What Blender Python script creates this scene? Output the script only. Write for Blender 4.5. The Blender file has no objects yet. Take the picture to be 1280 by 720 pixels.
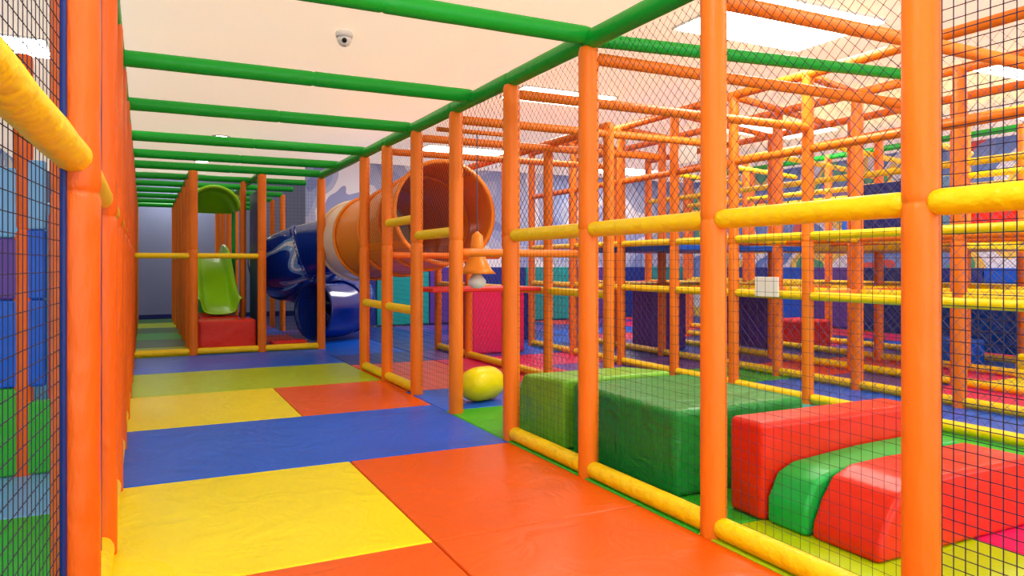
import bpy, bmesh, math, random
from mathutils import Vector, Matrix
random.seed(7)
scn = bpy.context.scene
scn.view_settings.view_transform = 'Standard'
try: scn.view_settings.look = 'None'
except Exception: pass
scn.view_settings.exposure = 0.08

def lin(c):
    out = []
    for v in c:
        v /= 255.0
        out.append(v/12.92 if v <= 0.04045 else ((v+0.055)/1.055)**2.4)
    return tuple(out)+(1.0,)

def mat_vinyl(name, rgb, rough=0.38, bump=0.25, scale=9.0, vary=0.06, aniso=None, spec=0.32, emit=None, dist=.02, distort=0.0):
    m = bpy.data.materials.new(name); m.use_nodes = True
    nt = m.node_tree; N = nt.nodes; L = nt.links
    b = N['Principled BSDF']
    b.inputs['Roughness'].default_value = rough
    b.inputs['Specular IOR Level'].default_value = spec
    tc = N.new('ShaderNodeTexCoord')
    mp = N.new('ShaderNodeMapping'); L.new(tc.outputs['Object'], mp.inputs['Vector'])
    if aniso: mp.inputs['Scale'].default_value = aniso
    n = N.new('ShaderNodeTexNoise'); n.inputs['Scale'].default_value = scale
    n.inputs['Detail'].default_value = 4; L.new(mp.outputs['Vector'], n.inputs['Vector'])
    n.inputs['Distortion'].default_value = distort
    n2 = N.new('ShaderNodeTexNoise'); n2.inputs['Scale'].default_value = 1.7
    L.new(tc.outputs['Object'], n2.inputs['Vector'])
    mix = N.new('ShaderNodeMix'); mix.data_type = 'RGBA'
    c = lin(rgb)
    mix.inputs['A'].default_value = tuple(x*(1-vary*2) for x in c[:3])+(1,)
    mix.inputs['B'].default_value = tuple(min(1, x*(1+vary)) for x in c[:3])+(1,)
    L.new(n2.outputs['Fac'], mix.inputs['Factor'])
    L.new(mix.outputs['Result'], b.inputs['Base Color'])
    if bump > 0:
        bp = N.new('ShaderNodeBump'); bp.inputs['Strength'].default_value = bump
        bp.inputs['Distance'].default_value = dist
        L.new(n.outputs['Fac'], bp.inputs['Height']); L.new(bp.outputs['Normal'], b.inputs['Normal'])
    if emit:
        b.inputs['Emission Color'].default_value = lin(emit[0]); b.inputs['Emission Strength'].default_value = emit[1]
    return m

def mat_emit(name, rgb, s):
    m = bpy.data.materials.new(name); m.use_nodes = True
    b = m.node_tree.nodes['Principled BSDF']
    b.inputs['Base Color'].default_value = lin(rgb)
    b.inputs['Emission Color'].default_value = lin(rgb)
    b.inputs['Emission Strength'].default_value = s
    return m

def mat_mural(name, cols, scale=0.8, rough=0.6, vec=(1,1,1), lo=.34, hi=.66, detail=1.5):
    m = bpy.data.materials.new(name); m.use_nodes = True
    nt = m.node_tree; N = nt.nodes; L = nt.links
    b = N['Principled BSDF']; b.inputs['Roughness'].default_value = rough
    tc = N.new('ShaderNodeTexCoord'); mp = N.new('ShaderNodeMapping')
    mp.inputs['Scale'].default_value = vec
    L.new(tc.outputs['Object'], mp.inputs['Vector'])
    ns = N.new('ShaderNodeTexNoise'); ns.inputs['Scale'].default_value = scale
    ns.inputs['Detail'].default_value = detail; ns.inputs['Distortion'].default_value = .5
    L.new(mp.outputs['Vector'], ns.inputs['Vector'])
    r = N.new('ShaderNodeValToRGB'); r.color_ramp.interpolation = 'CONSTANT'
    el = r.color_ramp.elements
    while len(el) > 1: el.remove(el[-1])
    k = len(cols)
    el[0].position = 0; el[0].color = lin(cols[0])
    for i in range(1, k):
        e = el.new(lo + (hi-lo)*i/k); e.color = lin(cols[i])
    L.new(ns.outputs['Fac'], r.inputs['Fac']); L.new(r.outputs['Color'], b.inputs['Base Color'])
    return m

ORANGE = mat_vinyl('vinyl_orange_post', (236,122,20), 0.40, 0.5, 14, 0.07, (1,1,.35))
ORANGE_L = mat_vinyl('vinyl_orange_dark', (228,100,12), 0.40, 0.8, 16, 0.08, (1,1,.35))
YELLOW = mat_vinyl('vinyl_yellow_rail', (246,212,4), 0.38, 0.7, 18, 0.07)
GREEN = mat_vinyl('vinyl_green_beam', (0,164,44), 0.4, 0.3, 14, 0.08)
def mm(n, c, s=3.6): return mat_vinyl('mat_'+n, c, .36, .5, s, .04, None, .3, None, .025, 1.2)
MATC = {
 'yellow': mm('yellow', (238,224,0)), 'orange': mm('orange', (224,88,0)), 'blue': mm('blue', (0,92,218)),
 'olive': mm('olive', (165,196,0)), 'green': mm('green', (46,176,36)), 'dgreen': mm('dark_green', (60,110,55)),
 'red': mm('red', (222,40,22)), 'magenta': mm('magenta', (222,26,95)), 'purple': mm('purple', (92,58,160)),
 'teal': mm('teal', (20,160,160)), 'sky': mm('sky_blue', (110,170,225)), 'navy': mm('navy', (26,50,140)),
}
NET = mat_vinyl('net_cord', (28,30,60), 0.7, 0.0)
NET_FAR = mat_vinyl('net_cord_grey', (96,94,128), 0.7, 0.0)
NAVY = mat_vinyl('vinyl_navy', (18,38,110), 0.4, 0.3)
RED = mat_vinyl('foam_red', (218,40,10), 0.36, 0.6, 4, .05, dist=.03)
FGREEN = mat_vinyl('foam_green', (24,138,50), 0.36, 0.9, 3.5, .06, dist=.05, distort=1.5)
FGREEN2 = mat_vinyl('foam_light_green', (116,184,40), 0.36, 0.9, 3.5, .06, dist=.04, distort=1.5)
FGREEN3 = mat_vinyl('foam_bright_green', (12,172,66), 0.36, 0.3, 3.5, .05)
PLO = mat_vinyl('plastic_orange', (244,142,36), 0.28, 0.03, 3, .04)
PLC = mat_vinyl('plastic_cream', (240,226,204), 0.3, 0.03, 3, .02)
PLB = mat_vinyl('plastic_blue', (8,52,160), 0.14, 0.02, 3, .06, None, 0.9)
PLB_HL = mat_mural('plastic_blue_painted_highlight', [(8,52,160),(8,52,160),(120,170,230),(235,242,250),(120,170,230),(8,52,160)], 1.5, .15, (1,1,1), .38,.68,.6)  # whitish patches paint a highlight into the blue plastic
PLG = mat_vinyl('plastic_lime', (150,220,20), 0.25, 0.02, 3, .05)
WHITE = mat_vinyl('plastic_white', (238,238,236), 0.4, 0.0)
BLACK = mat_vinyl('plastic_black', (20,20,22), 0.3, 0.0)
CEIL = mat_vinyl('ceiling_added_glow', (245,236,224), 0.8, 0.0, 20, .01, emit=((255,226,198),0.60))  # ceiling paint with a glow added as even fill light
WALLB = mat_vinyl('wall_paint_slate', (128,140,178), 0.75, 0.05, 20, .04)
WALLP = mat_mural('wall_panel_paint', [(120,140,195),(150,168,212),(176,186,216),(232,234,242),(150,160,205)], .7)
FLOORM = mat_vinyl('floor_rubber', (50,60,120), 0.6, 0.2, 20, .05)

def new_obj(name, verts, faces, mat, parent=None, smooth=True):
    me = bpy.data.meshes.new(name); me.from_pydata(verts, [], faces); me.update()
    ob = bpy.data.objects.new(name, me); scn.collection.objects.link(ob)
    me.materials.append(mat)
    if smooth:
        for p in me.polygons: p.use_smooth = True
    if parent: ob.parent = parent
    return ob

def empty(name, loc=(0,0,0)):
    e = bpy.data.objects.new(name, None); e.empty_display_size = .1
    e.location = loc; scn.collection.objects.link(e)
    return e

def frames(pts):
    out = []; prev = None
    n = len(pts)
    for i in range(n):
        a = pts[max(i-1,0)]; b = pts[min(i+1,n-1)]
        t = (b-a).normalized()
        if prev is None:
            ref = Vector((0,0,1)) if abs(t.z) < .9 else Vector((0,1,0))
            s = t.cross(ref).normalized()
        else:
            s = (prev - t*prev.dot(t)).normalized()
        prev = s
        out.append((t, s, t.cross(s).normalized()))
    return out

def sweep(name, pts, radii, mat, parent=None, seg=20, cap=True, wob=0.0):
    pts = [Vector(p) for p in pts]; fr = frames(pts)
    V = []; F = []
    for i, p in enumerate(pts):
        t, s, u = fr[i]
        for k in range(seg):
            a = 2*math.pi*k/seg
            r = radii[i]*(1+wob*random.uniform(-1,1))
            V.append(tuple(p + s*math.cos(a)*r + u*math.sin(a)*r))
    for i in range(len(pts)-1):
        for k in range(seg):
            k2 = (k+1) % seg
            F.append((i*seg+k, i*seg+k2, (i+1)*seg+k2, (i+1)*seg+k))
    if cap:
        F.append(tuple(reversed(range(seg)))); F.append(tuple((len(pts)-1)*seg+k for k in range(seg)))
    return new_obj(name, V, F, mat, parent)

def padded(name, p0, p1, r, mat, parent, pinches=(), seg=18, end=0.82, wob=0.016):
    """foam sleeve: bulging tube, tucked ends, pinched seams where the cover is tied"""
    p0 = Vector(p0); p1 = Vector(p1); Ln = (p1-p0).length
    ts = [0, .008/Ln, .03/Ln]
    n = max(3, int(Ln/.16))
    ts += [(.05/Ln) + (1-.1/Ln)*i/n for i in range(n+1)]
    ts += [1-.03/Ln, 1-.008/Ln, 1]
    for q in pinches:
        ts += [q-.018/Ln, q-.006/Ln, q, q+.006/Ln, q+.018/Ln]
    ts = sorted(set(t for t in ts if 0 <= t <= 1))
    pts = []; rad = []
    for t in ts:
        rr = r
        d = min(t, 1-t)*Ln
        if d < .03: rr = r*(end + (1-end)*math.sqrt(d/.03))
        for q in pinches:
            dq = abs(t-q)*Ln
            if dq < .017: rr *= 1-.10*(1-dq/.017)
        pts.append(p0.lerp(p1, t)); rad.append(rr)
    return sweep(name, pts, rad, mat, parent, seg, True, wob)

def net(name, p0, ux, w, h, parent, cell=.05, th=.0035, mat=None, diamond=False, sag=0.0):
    """p0 lower corner, ux horizontal unit direction, cords as thin 4-sided prisms"""
    p0 = Vector(p0); ux = Vector(ux).normalized(); uz = Vector((0,0,1)); nn = ux.cross(uz)
    V = []; F = []
    def cord(a, b):
        (x0,z0),(x1,z1) = a, b
        A = p0+ux*x0+uz*z0; B = p0+ux*x1+uz*z1
        d = (B-A).normalized(); s = d.cross(nn).normalized()*th*.5; m = nn*th*.5
        o = len(V)
        for P in (A, B):
            for v in (s+m, s-m, -s-m, -s+m): V.append(tuple(P+v))
        for k in range(4):
            k2 = (k+1) % 4; F.append((o+k, o+k2, o+4+k2, o+4+k))
    if not diamond:
        nx = int(round(w/cell)); nz = int(round(h/cell))
        for i in range(nx+1): cord((w*i/nx,0),(w*i/nx,h))
        for j in range(nz+1): cord((0,h*j/nz),(w,h*j/nz))
    else:
        c = cell*1.4142; k = -int(h/c)-1
        while k*c < w:
            x = k*c
            x0 = max(x,0); z0 = x0-x; x1 = min(x+h, w); z1 = x1-x
            if x1 > x0+.01: cord((x0,z0),(x1,z1)); cord((x0,h-z0),(x1,h-z1))
            k += 1
    return new_obj(name, V, F, mat or NET, parent, False)

def box(name, x0,x1,y0,y1,z0,z1, mat, parent=None, bev=.02, seg=3, puff=0.0):
    bm = bmesh.new(); bmesh.ops.create_cube(bm, size=1)
    c = Vector(((x0+x1)/2,(y0+y1)/2,(z0+z1)/2))
    for v in bm.verts: v.co = Vector((v.co.x*(x1-x0), v.co.y*(y1-y0), v.co.z*(z1-z0)))
    if bev > 0: bmesh.ops.bevel(bm, geom=list(bm.edges), offset=bev, segments=seg, profile=.5, affect='EDGES')
    me = bpy.data.meshes.new(name); bm.to_mesh(me); bm.free(); me.materials.append(mat)
    for p in me.polygons: p.use_smooth = bev > 0
    ob = bpy.data.objects.new(name, me); ob.location = c; scn.collection.objects.link(ob)
    if parent: ob.parent = parent
    if bev > 0:
        md = ob.modifiers.new('wn','WEIGHTED_NORMAL')
    return ob

def prism(name, poly, y0, y1, mat, parent=None, bev=.02, turn=None):
    bm = bmesh.new()
    a = [bm.verts.new((x,y0,z)) for x,z in poly]; b = [bm.verts.new((x,y1,z)) for x,z in poly]
    n = len(poly)
    bm.faces.new(a); bm.faces.new(list(reversed(b)))
    for i in range(n): bm.faces.new((a[i], b[i], b[(i+1)%n], a[(i+1)%n]))
    if turn is not None:
        for v in bm.verts:
            x,y,z = v.co; v.co = Vector((y, turn-x, z))
    bmesh.ops.recalc_face_normals(bm, faces=bm.faces)
    if bev: bmesh.ops.bevel(bm, geom=list(bm.edges), offset=bev, segments=3, profile=.5, affect='EDGES', clamp_overlap=True)
    me = bpy.data.meshes.new(name); bm.to_mesh(me); bm.free(); me.materials.append(mat)
    for p in me.polygons: p.use_smooth = True
    ob = bpy.data.objects.new(name, me); scn.collection.objects.link(ob)
    if parent: ob.parent = parent
    ob.modifiers.new('wn','WEIGHTED_NORMAL')
    return ob

# ------------------------------------------------------------------ room
CH = 3.2
XL, XR, YB, YF = -2.2, 12.0, 18.5, -2.5
box('floor', XL, XR, YF, YB, -.14, -.04, FLOORM, bev=0)
box('ceiling', XL, XR, YF, YB, CH, CH+.1, CEIL, bev=0)
box('wall_back', XL, XR, YB, YB+.1, -.04, CH, WALLB, bev=0)
mural = mat_mural('mural_paint', [(110,120,190),(220,80,60),(120,150,215),(90,135,210),(225,232,244),(245,208,80),(70,170,120),(110,145,210),(150,130,200)], .75, lo=.28, hi=.74)
box('wall_right', XR, XR+.1, YF, YB, -.04, CH, mural, bev=0)
muralL = mat_mural('mural_left_paint', [(70,120,200),(150,190,235),(238,242,250),(110,180,220),(120,125,190)], .8, vec=(1,1,1.5))
box('wall_left', XL-.1, XL, YF, YB, -.04, CH, muralL, bev=0)
box('baseboard_back', XL, XR, YB-.02, YB, -.04, .08, NAVY, bev=0)
box('wall_partition', 2.75, XR-.01, 14.3, 14.4, -.04, CH, WALLP, bev=0)
e = empty('wall_padding')
for i in range(13): box('pad', XR-.08, XR-.003, -.5+i*1.1, .58+i*1.1, 0, 1.15, [NAVY,MATC['purple'],MATC['blue'],MATC['navy']][i%4], e, .02)
for i in range(8): box('pad', 3.0+i*1.1, 4.08+i*1.1, 14.2, 14.297, 0, 1.15, [MATC['navy'],MATC['teal'],MATC['purple']][i%3], e, .02)

# ------------------------------------------------------------------ mats
def mat_tile(c, x0,x1,y0,y1):
    return box('floor_mat', x0+.003,x1-.003,y0+.003,y1-.003,-.04,0.0, MATC[c], bev=.012)
XA, XB = -.13, 2.22; XM = 1.13
for c,x0,x1,y0,y1 in [
  ('orange',XA,XM,0,1.5),('orange',XM,XB,0,1.5),('orange',XA,XM,1.5,3.03),('orange',XM,XB,1.5,3.03),
  ('yellow',XA,XM,3.03,4.5),('orange',XM,XB,3.03,4.5),('blue',XA,XB,4.5,6.0),
  ('yellow',XA,XM,6.0,7.5),('orange',XM,XB,6.0,7.5),('olive',XA,XB,7.5,9.05),('blue',XA,XB,9.05,10.65)]:
    mat_tile(c,x0,x1,y0,y1)
yy = 10.65
for i,c in enumerate(['olive','dgreen','green','dgreen','olive','dgreen']):
    mat_tile(c, XA,.6, yy, yy+1.25); 
    mat_tile(['blue','red','blue','purple','dgreen','blue'][i], .6,XB, yy, yy+1.25); yy += 1.25
for i,c in enumerate(['green','teal','green','sky','green','teal','blue','green','magenta','teal','blue']):
    mat_tile(c, XL+.02, XA-.1, .3+i*1.3, 1.6+i*1.3)
pal = ['navy','purple','blue','navy','magenta','navy','blue','red']
fixed = {(0,0):'yellow',(0,1):'olive',(0,2):'green',(0,3):'green',(0,4):'green',(0,5):'blue',(0,6):'orange',(0,7):'orange',
 (1,0):'red',(1,1):'magenta',(1,2):'green',(1,3):'green',(2,1):'green',(2,2):'green',(2,3):'teal',(1,4):'green',
 (2,0):'red',(3,2):'blue',(3,3):'blue',(4,3):'magenta',(5,4):'magenta',(5,3):'yellow',(5,5):'red',(4,4):'purple',(1,7):'magenta',(2,7):'magenta',
 (1,5):'teal',(2,5):'navy',(1,6):'red',(2,6):'purple',(3,5):'green',(4,5):'red',(3,4):'blue',(4,6):'purple',(5,6):'navy'}
for i in range(9):
    for j in range(13):
        c = fixed.get((i,j)) or random.choice(pal)
        x0 = 2.22+i*1.05; y0 = .55+j*1.03
        mat_tile(c, x0, x0+1.05, y0, y0+1.03)

# ------------------------------------------------------------------ right frame
FN = 'padded_climbing_structure'
R = .058; RR = .043; BH = 2.48
fr = empty(FN)
X0 = 2.27
YS = [.58,1.568,2.55,3.586,4.574,5.587,6.554,7.49,8.37]
def post(parent, x,y,h,r=R,mat=ORANGE, z0=-.04):
    return padded('post', (x,y,z0),(x,y,h), r, mat, parent, pinches=((1.4-z0)/(h-z0),) if h>1.6 else (), seg=20)
def bar(parent, a, b, mat=YELLOW, r=RR, gap=R*.75, nm='rail', pin=()):
    a = Vector(a); b = Vector(b); d = (b-a).normalized()
    return padded(nm, a+d*gap, b-d*gap, r, mat, parent, pinches=pin)
for y in YS: post(fr, X0, y, BH-.04)
post(fr, X0, 10.7, BH-.04)
for a,b in zip(YS[:-1], YS[1:]): bar(fr,(X0,a,BH),(X0,b,BH),GREEN,.055,0,'beam')
bar(fr,(X0,YS[-1],BH),(X0,10.7,BH),GREEN,.055,0,'beam')
for i in range(0,4): bar(fr,(X0,YS[i],1.4),(X0,YS[i+1],1.4))
bar(fr,(X0,YS[5],1.47),(X0,YS[6],1.47))
for i in (6,7):
    bar(fr,(X0,YS[i],.77),(X0,YS[i+1],.77))
bar(fr,(X0,YS[6],1.63),(X0,YS[7],1.63))
for i in list(range(0,4))+[6,7]: bar(fr,(X0,YS[i],.045),(X0,YS[i+1],.045),YELLOW,.048)
for i in range(0,8):
    if i == 4: 
        net('net',(X0+.02,YS[i]+R,1.9),(0,1,0),YS[i+1]-YS[i]-2*R,BH-1.95,fr,cell=.05,th=.0022,diamond=True); continue
    w = YS[i+1]-YS[i]-2*R
    if i == 0:
        net('net',(X0+.02,YS[i]+R,.09),(0,1,0),w,2.34,fr,cell=.038,th=.0025)
    else:
        net('net',(X0+.02,YS[i]+R,1.44),(0,1,0),w,.98,fr,cell=.04,th=.0016,diamond=True)
        net('net',(X0+.02,YS[i]+R,.09),(0,1,0),w,1.27,fr,cell=.045,th=.0012,diamond=False, mat=NET)
for y in (3.57, 5.25, 6.72, 8.35, 9.65, 10.7):
    bar(fr,(-.15,y,BH+.02),(X0,y,BH+.02),GREEN,.052,0,'beam', pin=(.5,))
bar(fr,(X0,3.57,BH),(5.15,3.57,2.6),GREEN,.04,0,'beam')

XI = {3.75:[5.587,6.7,7.7,8.8,9.9], 5.15:[1.6,2.6,3.6,4.6,5.5,6.4,7.4,8.5,9.7],
      6.15:[2.9,3.9,4.9,5.9,6.9,7.9,9.0,10.2], 7.2:[2.2,3.4,4.6,5.8,7.0,8.2,9.6],
      8.3:[3.0,4.1,5.2,6.3,7.4,8.6,10], 9.4:[2.4,3.8,5.2,6.6,8,9.6,11.2]}
gi = empty(FN)
TOP = 2.88
for x,ys in XI.items():
    h = 2.48 if x < 4 else TOP
    rr = .05 if x<6 else .055
    for y in ys: post(gi, x, y, h, rr)
    for n_,(a,b) in enumerate(zip(ys[:-1], ys[1:])):
        bar(gi,(x,a,h-.03),(x,b,h-.03),ORANGE if x<9 else GREEN,.042,0,'beam')
        bar(gi,(x,a,.93),(x,b,.93),YELLOW,.038)
        bar(gi,(x,a,.05),(x,b,.05),YELLOW,.042)
        if x != 3.75: bar(gi,(x,a,1.45),(x,b,1.45),ORANGE if x in (7.2,6.15) else YELLOW,.036)
        if x > 4 and x != 6.15: bar(gi,(x,a,2.2),(x,b,2.2),YELLOW if x>=7.2 else ORANGE,.036)
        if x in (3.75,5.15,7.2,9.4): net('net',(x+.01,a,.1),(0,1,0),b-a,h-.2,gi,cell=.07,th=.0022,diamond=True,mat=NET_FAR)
for y in YS[1:8]:
    if y > 2 : bar(gi,(X0,y,2.38),(5.15,y,2.38),ORANGE,.036,.05,'beam')
for y in (4.6,5.5,6.4,7.4,8.5):
    bar(gi,(5.15,y,2.84),(7.2,y+.6,2.84),ORANGE,.036,0.05,'beam')
    bar(gi,(5.15,y,1.45),(7.2,y+.6,1.45),YELLOW,.036,0.05,'rail')
    bar(gi,(5.15,y,.93),(7.2,y+.6,.93),ORANGE,.036,0.05,'rail')
    bar(gi,(7.2,y+.6,2.6),(9.4,y+1.2,2.6),YELLOW,.036,0.05,'rail')
    bar(gi,(7.2,y+.6,1.45),(9.4,y+1.2,1.45),ORANGE,.036,0.05,'rail')
for y in (5.587,7.49):
    bar(gi,(X0,y,1.3),(3.75,y+.3,1.3),ORANGE,.034,.05,'rail')
box('deck', 2.5,3.7,6.75,7.4,.93,.97, MATC['red'], gi, .01)
box('deck', 5.2,7.1,6.4,8.4,1.36,1.42, MATC['blue'], gi, .01)
box('deck', 7.3,9.3,4.6,7.4,1.36,1.42, MATC['yellow'], gi, .01)
# upper level activity pads hanging in the far rows
for (x,y0,y1,z0,z1,c) in [(7.24,4.7,5.0,1.55,2.1,'sky'),(7.24,5.1,5.7,1.55,2.1,'navy'),(9.44,5.3,6.4,1.5,2.1,'red'),(9.44,6.8,7.8,1.5,2.1,'blue'),
                        (9.44,3.9,5.0,1.5,2.1,'sky'),(7.24,7.1,8.0,.1,.85,'purple'),(9.44,3.9,5.0,.1,.85,'navy'),(9.44,5.3,6.4,.1,.85,'blue')]:
    box('panel',x,x+.05,y0,y1,z0,z1,MATC[c],gi,.015)
for (x,y,w,d,h,c) in [(4.3,9.3,.8,.5,.9,'magenta'),(6.6,8.55,.6,.5,.9,'purple'),(8.7,7.9,.6,.6,.4,'red'),(8.8,5.75,.6,.6,.3,'blue'),
                      (5.0,10.8,1.2,.5,.8,'navy'),(8.8,4.65,.4,.4,.22,'yellow')]:
    box('foam_block', x-w/2,x+w/2,y-d/2,y+d/2,0,h, MATC[c], None, .04)

# ------------------------------------------------------------------ left frame
fl = empty(FN)
XLp = -.17
YL = [2.38,3.5,4.45,5.45,6.5,7.5,8.5,9.6,10.7]
for k,y in enumerate(YL): post(fl, XLp if k==0 else -.155, y, BH, .062 if k==0 else .056, ORANGE_L)
for a,b in zip(YL[:-1],YL[1:]):
    bar(fl,(-.155,a,1.47),(-.155,b,1.47))
    bar(fl,(-.155,a,.045),(-.155,b,.045),YELLOW,.048)
    bar(fl,(-.155,a,BH+.02),(-.155,b,BH+.02),GREEN,.05,0,'beam')
    net('net',(-.19,a+R,.09),(0,1,0),b-a-2*R,2.3,fl,cell=.05,th=.002)
padded('edge_cord',(-.16,3.28,-.04),(-.16,3.28,BH),.014,NAVY,fl,seg=10)
A = Vector((XLp,2.38,0)); D = Vector((-.057,-.74,0)).normalized()
P2 = A + D*2.4
padded('rail', (A.x,A.y-.0,1.495), (P2.x,P2.y,1.60), .047, YELLOW, fl, end=.85, wob=.04)
bar(fl,(A.x,A.y,.045),(P2.x,P2.y,.045),YELLOW,.045)
post(fl,P2.x,P2.y,BH,.06,ORANGE_L)
n0 = A + D*.05 + Vector((-.03,0,.09))
net('net', n0, D, 2.3, 2.35, fl, cell=.042, th=.0018)
padded('edge_cord',(n0.x+.01,n0.y-.02,0),(n0.x+.01,n0.y-.02,BH),.009,NAVY,fl,seg=8)
pl = empty('activity_panel')
for (x0,x1,z0,z1,c) in [(-1.0,-.62,0,.5,'green'),(-.62,-.25,0,.42,'green'),(-1.0,-.5,.5,1.0,'blue'),(-.5,-.25,.42,1.5,'red'),
                        (-1.0,-.62,1.0,1.35,'purple'),(-.62,-.5,1.0,1.4,'blue'),(-1.0,-.62,1.35,1.75,'sky'),(-.62,-.5,1.4,1.8,'sky')]:
    box('pad',x0+.006,x1-.006,5.0,5.08,z0+.002,z1,MATC[c],pl,.015)
for x in (-1.05,-.62): post(pl,x,5.04,2.4,.05,ORANGE_L, z0=-.04)
for (y,c,h) in [(7,'sky',1.7),(9,'magenta',1.2)]:
    box('foam_block',-1.5,-.5,y,y+.5,0,h,MATC[c],None,.03)

# ------------------------------------------------------------------ back frame
fb = empty(FN)
XBk = [.585,1.46]
for x in XBk: post(fb,x,10.7,BH-.03)
for a,b in ((-.155,.585),(.585,1.46)):
    bar(fb,(a,10.7,1.32),(b,10.7,1.32),YELLOW,.036)
for a,b in ((-.155,.585),(.585,1.46),(1.46,2.27)):
    bar(fb,(a,10.7,.045),(b,10.7,.045),YELLOW,.045)
for y in (11.8,12.9,14.0,15.2,16.4,17.6):
    for x in (-.155,.585,1.46,2.27):
        if x==2.27 and y<14: continue
        if x==1.46 and 11<y<12.5: 
            post(fb,x-.12,y,BH,.04); continue
        post(fb,x,y,BH,.05)
    bar(fb,(-.155,y,BH),(2.27,y,BH),GREEN,.045,0,'beam')
for x in (-.155,.585,1.46):
    bar(fb,(x,10.7,BH),(x,17.6,BH),GREEN,.04,0,'beam')
    bar(fb,(x,10.7,1.32),(x,17.6,1.32),YELLOW,.03,0,'rail')
net('net',(1.5,10.75,.1),(1,0,0),.7,2.3,fb,cell=.05,th=.0015,mat=NET)
net('net',(.62,10.8,1.36),(0,1,0),6,1.05,fb,cell=.06,th=.0025)
box('back_pad',1.48,1.56,11.2,12.2,0,2.3,NAVY,fb,.02)

sl = empty('toddler_slide')
path = [(.98,13.6,1.32),(.98,13.1,1.3),(.98,12.8,1.2),(.98,12.45,.98),(.98,12.1,.74),(.98,11.8,.57),(.98,11.55,.5),(.98,11.35,.49)]
V=[];F=[]
prof = [(-.29,.20),(-.27,.22),(-.25,.17),(-.23,.05),(-.18,0),(0,-.02),(.18,0),(.23,.05),(.25,.17),(.27,.22),(.29,.20)]
for i,p in enumerate(path):
    wdt = .8 + .25*i/7
    for (dx,dz) in prof: V.append((p[0]+dx*wdt,p[1],p[2]+dz))
n=len(prof)
for i in range(len(path)-1):
    for k in range(n-1): F.append((i*n+k,i*n+k+1,(i+1)*n+k+1,(i+1)*n+k))
o = new_obj('chute',V,F,PLG,sl); s=o.modifiers.new('s','SOLIDIFY'); s.thickness=.03; o.modifiers.new('sub','SUBSURF').render_levels=2
V=[];F=[]
na=18
for yy_,rr_ in ((12.3,.36),(12.32,.40),(12.6,.38),(13.3,.36)):
    for i in range(na+1):
        a=math.pi*i/na; V.append((.98-rr_*math.cos(a), yy_, 2.06+rr_*.95*math.sin(a)))
for j in range(3):
    for i in range(na): F.append((j*(na+1)+i,j*(na+1)+i+1,(j+1)*(na+1)+i+1,(j+1)*(na+1)+i))
F.append(tuple(3*(na+1)+i for i in range(na+1)))
o=new_obj('hood',V,F,PLG,sl); s=o.modifiers.new('s','SOLIDIFY'); s.thickness=.05
for x in (.64,1.32): padded('hood_leg',(x,12.95,0),(x,12.95,2.08),.03,FGREEN3,sl)
box('slide_support',.78,1.18,12.5,13.5,-.04,.75,FGREEN3,sl,.03)
box('slide_support',.72,1.24,11.4,12.4,-.04,.46,MATC['red'],sl,.03)
box('platform',.7,1.26,13.5,14.4,-.04,1.3,MATC['green'],sl,.03)
box('foam_step', .66,1.4,10.82,11.3,0,.44, RED, None,.03)
box('foam_step', 1.62,2.1,10.8,11.15,0,.12, RED, None,.03)

def tube_path(ctrl, n=40):
    pts=[]; c=[Vector(p) for p in ctrl]; m=len(c)
    for i in range(n+1):
        t=i/n*(m-1); k=min(int(t),m-2); f=t-k
        p0=c[max(k-1,0)];p1=c[k];p2=c[k+1];p3=c[min(k+2,m-1)]
        pts.append(.5*((2*p1)+(-p0+p2)*f+(2*p0-5*p1+4*p2-p3)*f*f+(-p0+3*p1-3*p2+p3)*f**3))
    return pts
def big_tube(name, ctrl, r, mats, nseg=5):
    e = empty(name); pts = tube_path(ctrl, nseg*10)
    for s in range(nseg):
        sub = pts[s*10:(s+1)*10+1]
        P=[];Rd=[]
        d0=(sub[1]-sub[0]).normalized(); d1=(sub[-1]-sub[-2]).normalized()
        P += [sub[0]+d0*.002, sub[0]+d0*.003, sub[0]+d0*.03, sub[0]+d0*.035]; Rd += [r*.98, r*1.06, r*1.06, r]
        for q in sub[1:-1]: P.append(q); Rd.append(r)
        P += [sub[-1]-d1*.035, sub[-1]-d1*.03, sub[-1]-d1*.003, sub[-1]-d1*.002]; Rd += [r, r*1.06, r*1.06, r*.98]
        o = sweep('section', P, Rd, mats[s%len(mats)], e, 40, False)
        md=o.modifiers.new('es','EDGE_SPLIT'); md.split_angle=math.radians(50)
        sd=o.modifiers.new('so','SOLIDIFY'); sd.thickness=.012
    return e
big_tube('crawl_tunnel', [(2.84,10.9,1.56),(2.90,10.2,1.58),(3.0,9.3,1.64),(3.05,8.5,1.72),(3.02,7.75,1.79)], .57, [PLC,PLO,PLO,PLO], 4)
ctrl=[(2.84,11.1,1.56)]
cx,cy=2.5,12.4
for i in range(1,10):
    a = math.radians(-60 - i*40); ctrl.append((cx+.58*math.cos(a), cy+.58*math.sin(a), 1.56-.12*i))
ex,ey,ez = ctrl[-1]
ctrl.append((ex-.45, ey-.25, .49)); 
ss = big_tube('spiral_slide', ctrl, .43, [PLB,PLB_HL,PLB,PLB,PLB,PLB,PLB], 7)

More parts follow.
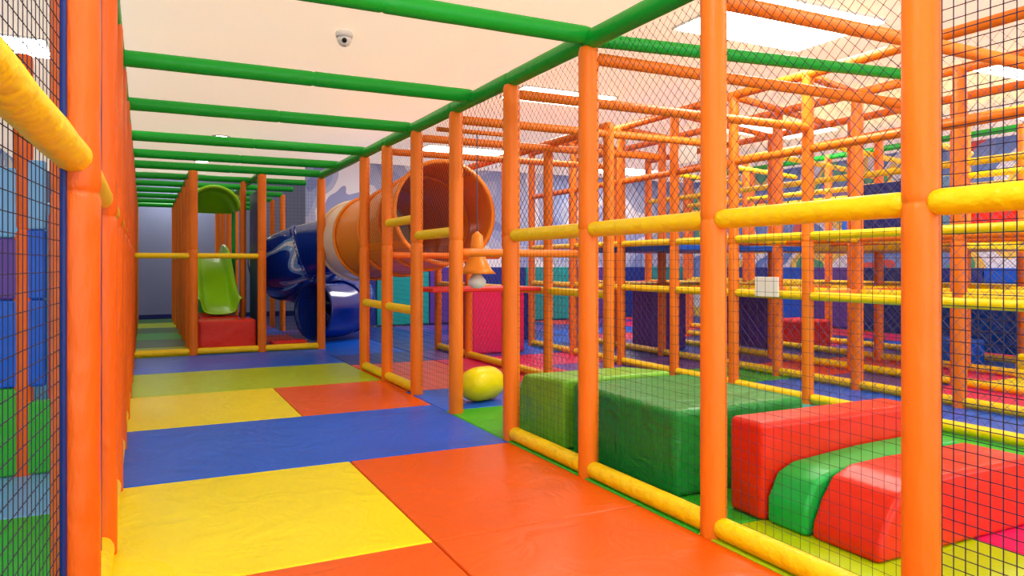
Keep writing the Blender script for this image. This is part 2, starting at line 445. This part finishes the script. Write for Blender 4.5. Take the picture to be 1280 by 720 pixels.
# ------------------------------------------------------------------ soft shapes, right
box('foam_block', 2.44,3.36,3.02,4.05,0,.45, FGREEN, None,.035,4)
prism('foam_wedge', [(0,0),(.82,0),(.82,.46),(.25,.42)], 2.42,3.3, FGREEN2, None,.03, turn=4.95)
st = empty('foam_steps')
box('side',2.58,3.7,2.57,2.79,0,.46,RED,st,.03,4)
prof = [(2.62,0),(3.7,0),(3.7,.31),(3.1,.31),(2.86,.30),(2.75,.26),(2.68,.17),(2.63,.07)]
prism('side',prof,1.99,2.33,RED,st,.025)
prism('seat',[(2.60,0),(3.7,0),(3.7,.31),(3.2,.30),(2.76,.27),(2.66,.23),(2.60,.12)],2.335,2.565,FGREEN3,st,.025)
# rounded yellow cushion
pts=[];rad=[]
for i in range(17):
    s_=-1+2*i/16; pts.append((2.68+.21*s_, 5.98+.09*s_, .15)); rad.append(max(.012,.15*(1-abs(s_)**3.2)**.5))
sweep('round_cushion',pts,rad,MATC['yellow'],None,24)

ft = empty('hanging_bell_toy')
tx,ty = 2.66,6.05
prof=[(.004,1.5),(.05,1.46),(.06,1.35),(.08,1.25),(.13,1.16),(.17,1.12)]
sweep('bell',[(tx,ty,z) for r,z in prof],[r for r,z in prof],PLO,ft,24,True)
sweep('knob',[(tx,ty,1.12),(tx,ty,1.06),(tx,ty,1.02),(tx,ty,.99)],[.03,.08,.08,.03],WHITE,ft,18,True)
sweep('cord',[(tx,ty,1.5),(tx,ty,2.38)],[.005,.005],NET_FAR,ft,8,True)
sweep('bar',[(tx-.38,ty,2.38),(tx+.4,ty,2.38)],[.02,.02],ORANGE,ft,10,True)

for (x,y,z) in ((5.1,5.0,1.0),(5.1,6.1,2.35)):
    box('sign_board',x-.03,x-.015,y-.14,y+.14,z-.09,z+.09,WHITE,None,.004)

# ------------------------------------------------------------------ ceiling fixtures
sc = empty('security_camera')
def lathe(name,c,prof,mat,parent):
    return sweep(name,[(c[0],c[1],z) for r,z in prof],[r for r,z in prof],mat,parent,28,True)
cxy = (1.54,6.33)
lathe('mount',cxy,[(.07,CH),(.075,CH-.02),(.07,CH-.05)],WHITE,sc)
lathe('dome',cxy,[(.062,CH-.05),(.06,CH-.08),(.045,CH-.11),(.02,CH-.125),(.002,CH-.128)],WHITE,sc)
sweep('lens',[(cxy[0]-.01,cxy[1]-.045,CH-.085),(cxy[0]-.015,cxy[1]-.066,CH-.092)],[.022,.02],BLACK,sc,16)

LIT = mat_emit('light_diffuser',(255,248,238),18.0)
def panel(x,y,w,d):
    e = empty('ceiling_light')
    box('frame',x-w/2-.03,x+w/2+.03,y-d/2-.03,y+d/2+.03,CH-.02,CH,WHITE,e,.004)
    box('diffuser',x-w/2,x+w/2,y-d/2,y+d/2,CH-.03,CH-.021,LIT,e,0)
def downlight(x,y,r=.13):
    e = empty('ceiling_downlight')
    lathe('ring',(x,y),[(r+.03,CH),(r+.03,CH-.015),(r,CH-.02)],WHITE,e)
    lathe('lens',(x,y),[(r,CH-.019),(r,CH-.024),(r*.9,CH-.026)],LIT,e)
for x,y,w,d in [(.9,1.2,1.2,.6),(4.7,4.5,1.4,.9),(4.4,7.6,1.2,.6),(8.3,4.2,1.5,.9),(8.3,8,1.5,.9),(4.2,1.3,1.2,.6),
                (-1.2,1.0,.8,.6),(-1.2,8,.8,.6),(5,12,1.5,.8),(9,13,1.5,.8),(10.8,5.5,1.2,.8),(.6,17.9,1.2,.4)]:  # last panel, at the far end, is added to lighten the back wall
    panel(x,y,w,d)
for x,y in ((1.5,7.9),(1.07,12.3),(1.0,15.4)): downlight(x,y,.11)

w = bpy.data.worlds.new('World'); scn.world = w; w.use_nodes = True
w.node_tree.nodes['Background'].inputs[0].default_value = (1,.98,.95,1)
w.node_tree.nodes['Background'].inputs[1].default_value = 2.6

# ------------------------------------------------------------------ camera
cam = bpy.data.cameras.new('camera'); co = bpy.data.objects.new('camera', cam); scn.collection.objects.link(co)
co.location = (0,0,1.2)
co.rotation_euler = (math.radians(90),0,-math.radians(26.44))
cam.sensor_width = 36; cam.lens = 36*925/1280
cam.shift_y = -(360-331)/1280
cam.clip_start = .02
scn.camera = co
